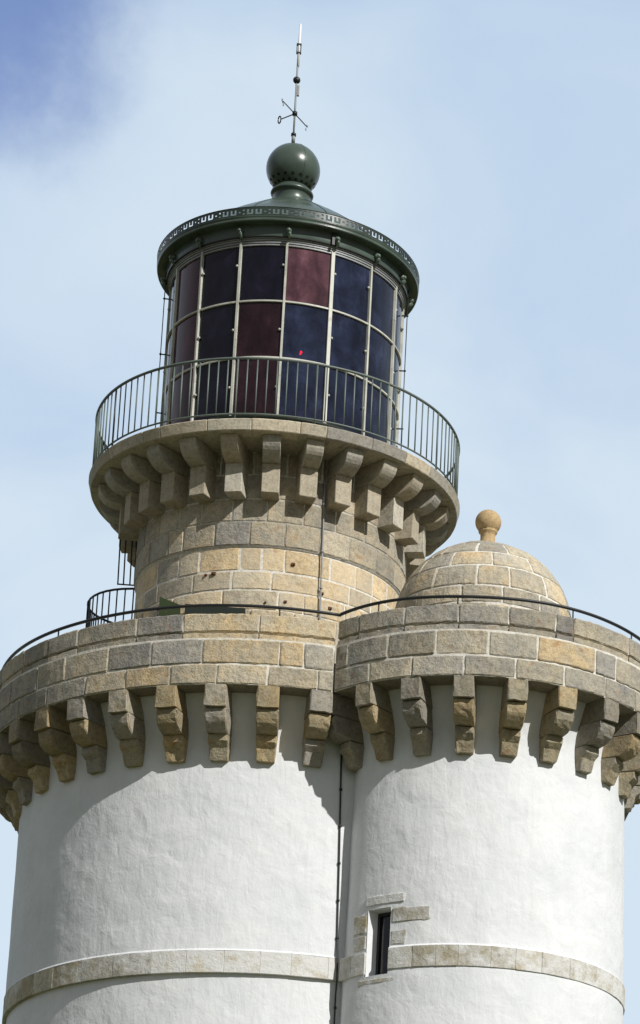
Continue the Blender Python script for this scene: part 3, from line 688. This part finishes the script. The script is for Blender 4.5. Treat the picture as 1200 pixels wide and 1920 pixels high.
# ------------------------------------------------------------------ gallery railing
gr = thing('gallery_railing', (0, 0, 24.29), 'grey green metal railing of thin upright bars around the lantern gallery', 'railing')
def ring(r_, z_, n_=144, c=(0, 0)): return [polar(c, r_, 360 * k / n_, z_) for k in range(n_)]
mb = MB(); mb.tube(ring(3.34, 25.475), .026, 8, closed=True); mb.build('handrail', M_RAIL, gr)
mb = MB(); mb.tube(ring(3.34, 24.395), .017, 8, closed=True); mb.build('bottom_rail', M_RAIL, gr)
bal = MB(); bal.tube([(0, -3.34, 24.395), (0, -3.34, 25.465)], .0135, 6)
b0 = bal.build('baluster', M_RAIL, gr)
stuff = MB(); order = sorted(range(120), key=lambda k: abs(((3 * k + 1.2 + 180) % 360) - 180))
for i, k in enumerate(order):
    a = 3 * k + 1.2
    if i < 100:
        o = b0 if i == 0 else b0.copy()
        if i: col.objects.link(o); o.parent = gr
        o.rotation_euler = (0, 0, R(a)); o.location = (0, 0, 0)
    else: stuff.tube([polar((0, 0), 3.34, a, 24.395), polar((0, 0), 3.34, a, 25.465)], .0135, 6)
so_ = stuff.build('baluster', M_RAIL, gr); so_['kind'] = 'stuff'
for k in range(15):
    mb = MB(); a = 24 * k + 10.2; mb.tube([polar((0, 0), 3.34, a, 24.27), polar((0, 0), 3.34, a, 25.47)], .019, 6); mb.build('post', M_RAIL, gr)

# ------------------------------------------------------------------ parapet handrails
def handrail(c, r_, z_, lo, hi, brk, label):
    th = thing('parapet_handrail', (c[0], c[1], 19.95), label, 'handrail')
    mb = MB(); n_ = int((hi - lo) / 2); mb.tube([polar(c, r_, lo + (hi - lo) * k / n_, z_ + .01 * math.sin(k * .21)) for k in range(n_ + 1)], .029, 8); mb.build('rail', M_BLACK, th)
    for a in brk:
        mb = MB(); mb.tube([polar(c, r_, a, 19.93), polar(c, r_, a, z_)], .014, 6); mb.tube([polar(c, r_, a, 19.935), polar(c, r_, a, 19.96)], .04, 8); mb.build('bracket', M_BLACK, th)
handrail(CM, 4.88, 20.13, -268.5, 11.5, [-262, -235, -208, -181, -154, -127, -100, -75, -50, -25, -.6], 'black iron handrail along the coping of the broad tower')
handrail(CR, 3.13, 20.14, -53.8, 150.0, [-38, -12, 24.5, 50, 76, 102, 128, 146], 'black iron handrail along the coping below the masonry dome')

# ------------------------------------------------------------------ lightning rod with compass arms
rod = thing('lightning_rod', (-.066, 0, 31.77), 'thin mast with compass arms on top of the green ball', 'lightning rod')
X = -.066
mb = MB(); mb.tube([(X, 0, 31.60), (X, 0, 33.40)], .019, 8); mb.tube([(X, 0, 31.74), (X, 0, 31.90)], .036, 10); mb.build('mast', M_STEEL, rod)
mb = MB(); mb.tube([(X, 0, 31.88), (X, 0, 31.93)], .05, 10); mb.build('collar', M_BLACK, rod)
mb = MB(); mb.sphere((X, 0, 33.10), .072, 16, 10); mb.build('ball', M_BLACK, rod)
mb = MB(); mb.box((X + .04, 0, 32.87), (.04, .05, .22)); mb.build('bracket', M_STEEL, rod)
mb = MB(); mb.tube([(X + .008, 0, 33.40), (X + .012, 0, 34.34)], [.026, .022], 8); mb.build('air_terminal', M_PALE, rod)
mb = MB()
for dx in (-.032, .045): mb.box((X + dx, 0, 33.79), (.016, .03, .20))
for z_ in (33.70, 33.885): mb.box((X + .007, 0, z_), (.095, .06, .028))
mb.build('clamp', M_BLACK, rod)
va = MB(); hub = Vector((X, 0, 32.366)); va.tube([hub - Vector((0, 0, .035)), hub + Vector((0, 0, .035))], .05, 10)
va.build('hub', M_BLACK, rod)
for d in ((-.25, .25), (-.24, -.42), (.24, .43)):
    va = MB(); va.tube([hub, hub + Vector((d[0], d[1], 0))], .011, 6); va.build('compass_arm', M_BLACK, rod)
e = hub + Vector((-.285, .285, 0)); u = Vector((-.7071, .7071, 0))
lt = MB(); lt.tube([e + u * (.036 * math.cos(2 * math.pi * k / 16)) + Vector((0, 0, .078 * math.sin(2 * math.pi * k / 16))) for k in range(16)], .013, 6, closed=True)
lo_ = lt.build('compass_letter', M_BLACK, rod)
for d, sg in (((-.24, -.42), 1), ((.24, .43), -1)):
    e = hub + Vector((d[0], d[1], 0)); u = Vector((d[0], d[1], 0)).normalized(); lt = MB()
    lt.tube([e + u * (.04 * math.sin(q)) + Vector((0, 0, .065 * math.cos(q * .5) - .03)) for q in [k * .55 for k in range(12)]], .008, 5); lt.build('compass_letter', M_STEEL, rod)

# ------------------------------------------------------------------ lightning conductor down the walls
def conductor(pts, clampz, r_, mtl, label, loc):
    th = thing('down_conductor', loc, label, 'conductor'); mb = MB(); mb.tube(pts, r_, 8); mb.build('cable', mtl, th)
    for p in clampz:
        mb = MB(); mb.tube([(p[0], p[1], p[2] - .02), (p[0], p[1], p[2] + .02)], r_ * 1.7, 8); mb.build('clamp', mtl, th)
ps = [polar((0, 0), RD + .03, 19.35 + (24.05 - z_) * .62 * .55 + .3, z_) for z_ in (24.05, 23.2, 22.3, 21.6, 21.0, 20.2, 19.4)]
conductor(ps, [ps[1], ps[2], ps[3]], .016, M_STEEL, 'thin grey cable running down the front of the stone drum', ps[-1])
pz = [18.6, 17.7, 16.1, 14.6, 14.25, 14.06, 13.86, 13.6, 11, 6, GZ]
caz = lambda z_: 14.6 + 1.5 * min(1, max(0, (17.77 - z_) / 4.6)) ** .8
ps = [polar(CM, (4.43 if 13.7 < z_ < 14.4 else RW + .022), caz(z_), z_) for z_ in pz]
conductor(ps, [polar(CM, RW + .022, caz(z_), z_) for z_ in (17.2, 16.55, 15.9, 15.25, 14.6, 13.4)], .015, M_BLACK, 'thin dark cable down the white wall beside the valley between the towers', ps[-1])

# ------------------------------------------------------------------ terrace fittings
tr = thing('stair_guard', (-2.45, 1.6, 19.32), 'small curved black railing on the terrace at the left of the drum', 'railing')
gc = (-2.35, 1.6); r_ = 1.0; zt = 22.50
arc = [polar(gc, r_, a, zt) for a in range(-170, 21, 10)]
mb = MB(); mb.tube(arc, .022, 6); mb.tube([(p[0], p[1], zt - .95) for p in arc], .018, 6); mb.build('handrail', M_BLACK, tr)
b0 = None
for a in range(-170, 21, 9):
    if b0 is None:
        mb = MB(); mb.tube([(0, -r_, -.95), (0, -r_, 0)], .014, 5)
        b0 = mb.build('baluster', M_BLACK); o = b0
    else: o = b0.copy(); col.objects.link(o)
    o.parent = tr; o.location = Vector((gc[0], gc[1], zt)) - Vector(tr.location); o.rotation_euler = (0, 0, R(a))
mb = MB()
for a in (-170, -80, 10): p = polar(gc, r_, a, 0); mb.tube([(p[0], p[1], 19.3), (p[0], p[1], zt)], .022, 6)
mb.build('post', M_BLACK, tr)
cg = thing('ladder_guard', (-2.6, 0, 22.3), 'row of upright dark bars hanging under the left side of the gallery', 'guard')
for x in (-2.755, -2.655, -2.54, -2.46):
    mb = MB(); mb.tube([(x, .05, 22.33), (x - .02, .05, 23.75)], .015, 6); mb.build('bar', M_BLACK, cg)
mb = MB(); mb.tube([(-2.77, .05, 22.34), (-2.42, .05, 22.34)], .014, 6); mb.build('crossbar', M_BLACK, cg)
bx = thing('equipment_cabinet', (-.9, -3.6, 19.32), 'long low dark green metal cabinet behind the coping, with an olive triangular end', 'cabinet')
mb = MB(); mb.box((-.92, -3.45, 19.96), (1.02, .30, 1.27)); mb.build('body', M_DKGREEN, bx)
mb = MB(); mb.add([(-1.86, -3.6, 19.4), (-1.50, -3.6, 19.4), (-1.50, -3.6, 20.56), (-1.86, -3.6, 20.69), (-1.86, -3.57, 19.4), (-1.50, -3.57, 19.4), (-1.50, -3.57, 20.56), (-1.86, -3.57, 20.69)],
                [(0, 1, 2, 3), (7, 6, 5, 4), (3, 2, 6, 7), (1, 5, 6, 2), (0, 3, 7, 4), (0, 4, 5, 1)]); mb.build('end_plate', M_OLIVE, bx)
bpy.context.view_layer.update()
print('objects', len(bpy.data.objects))
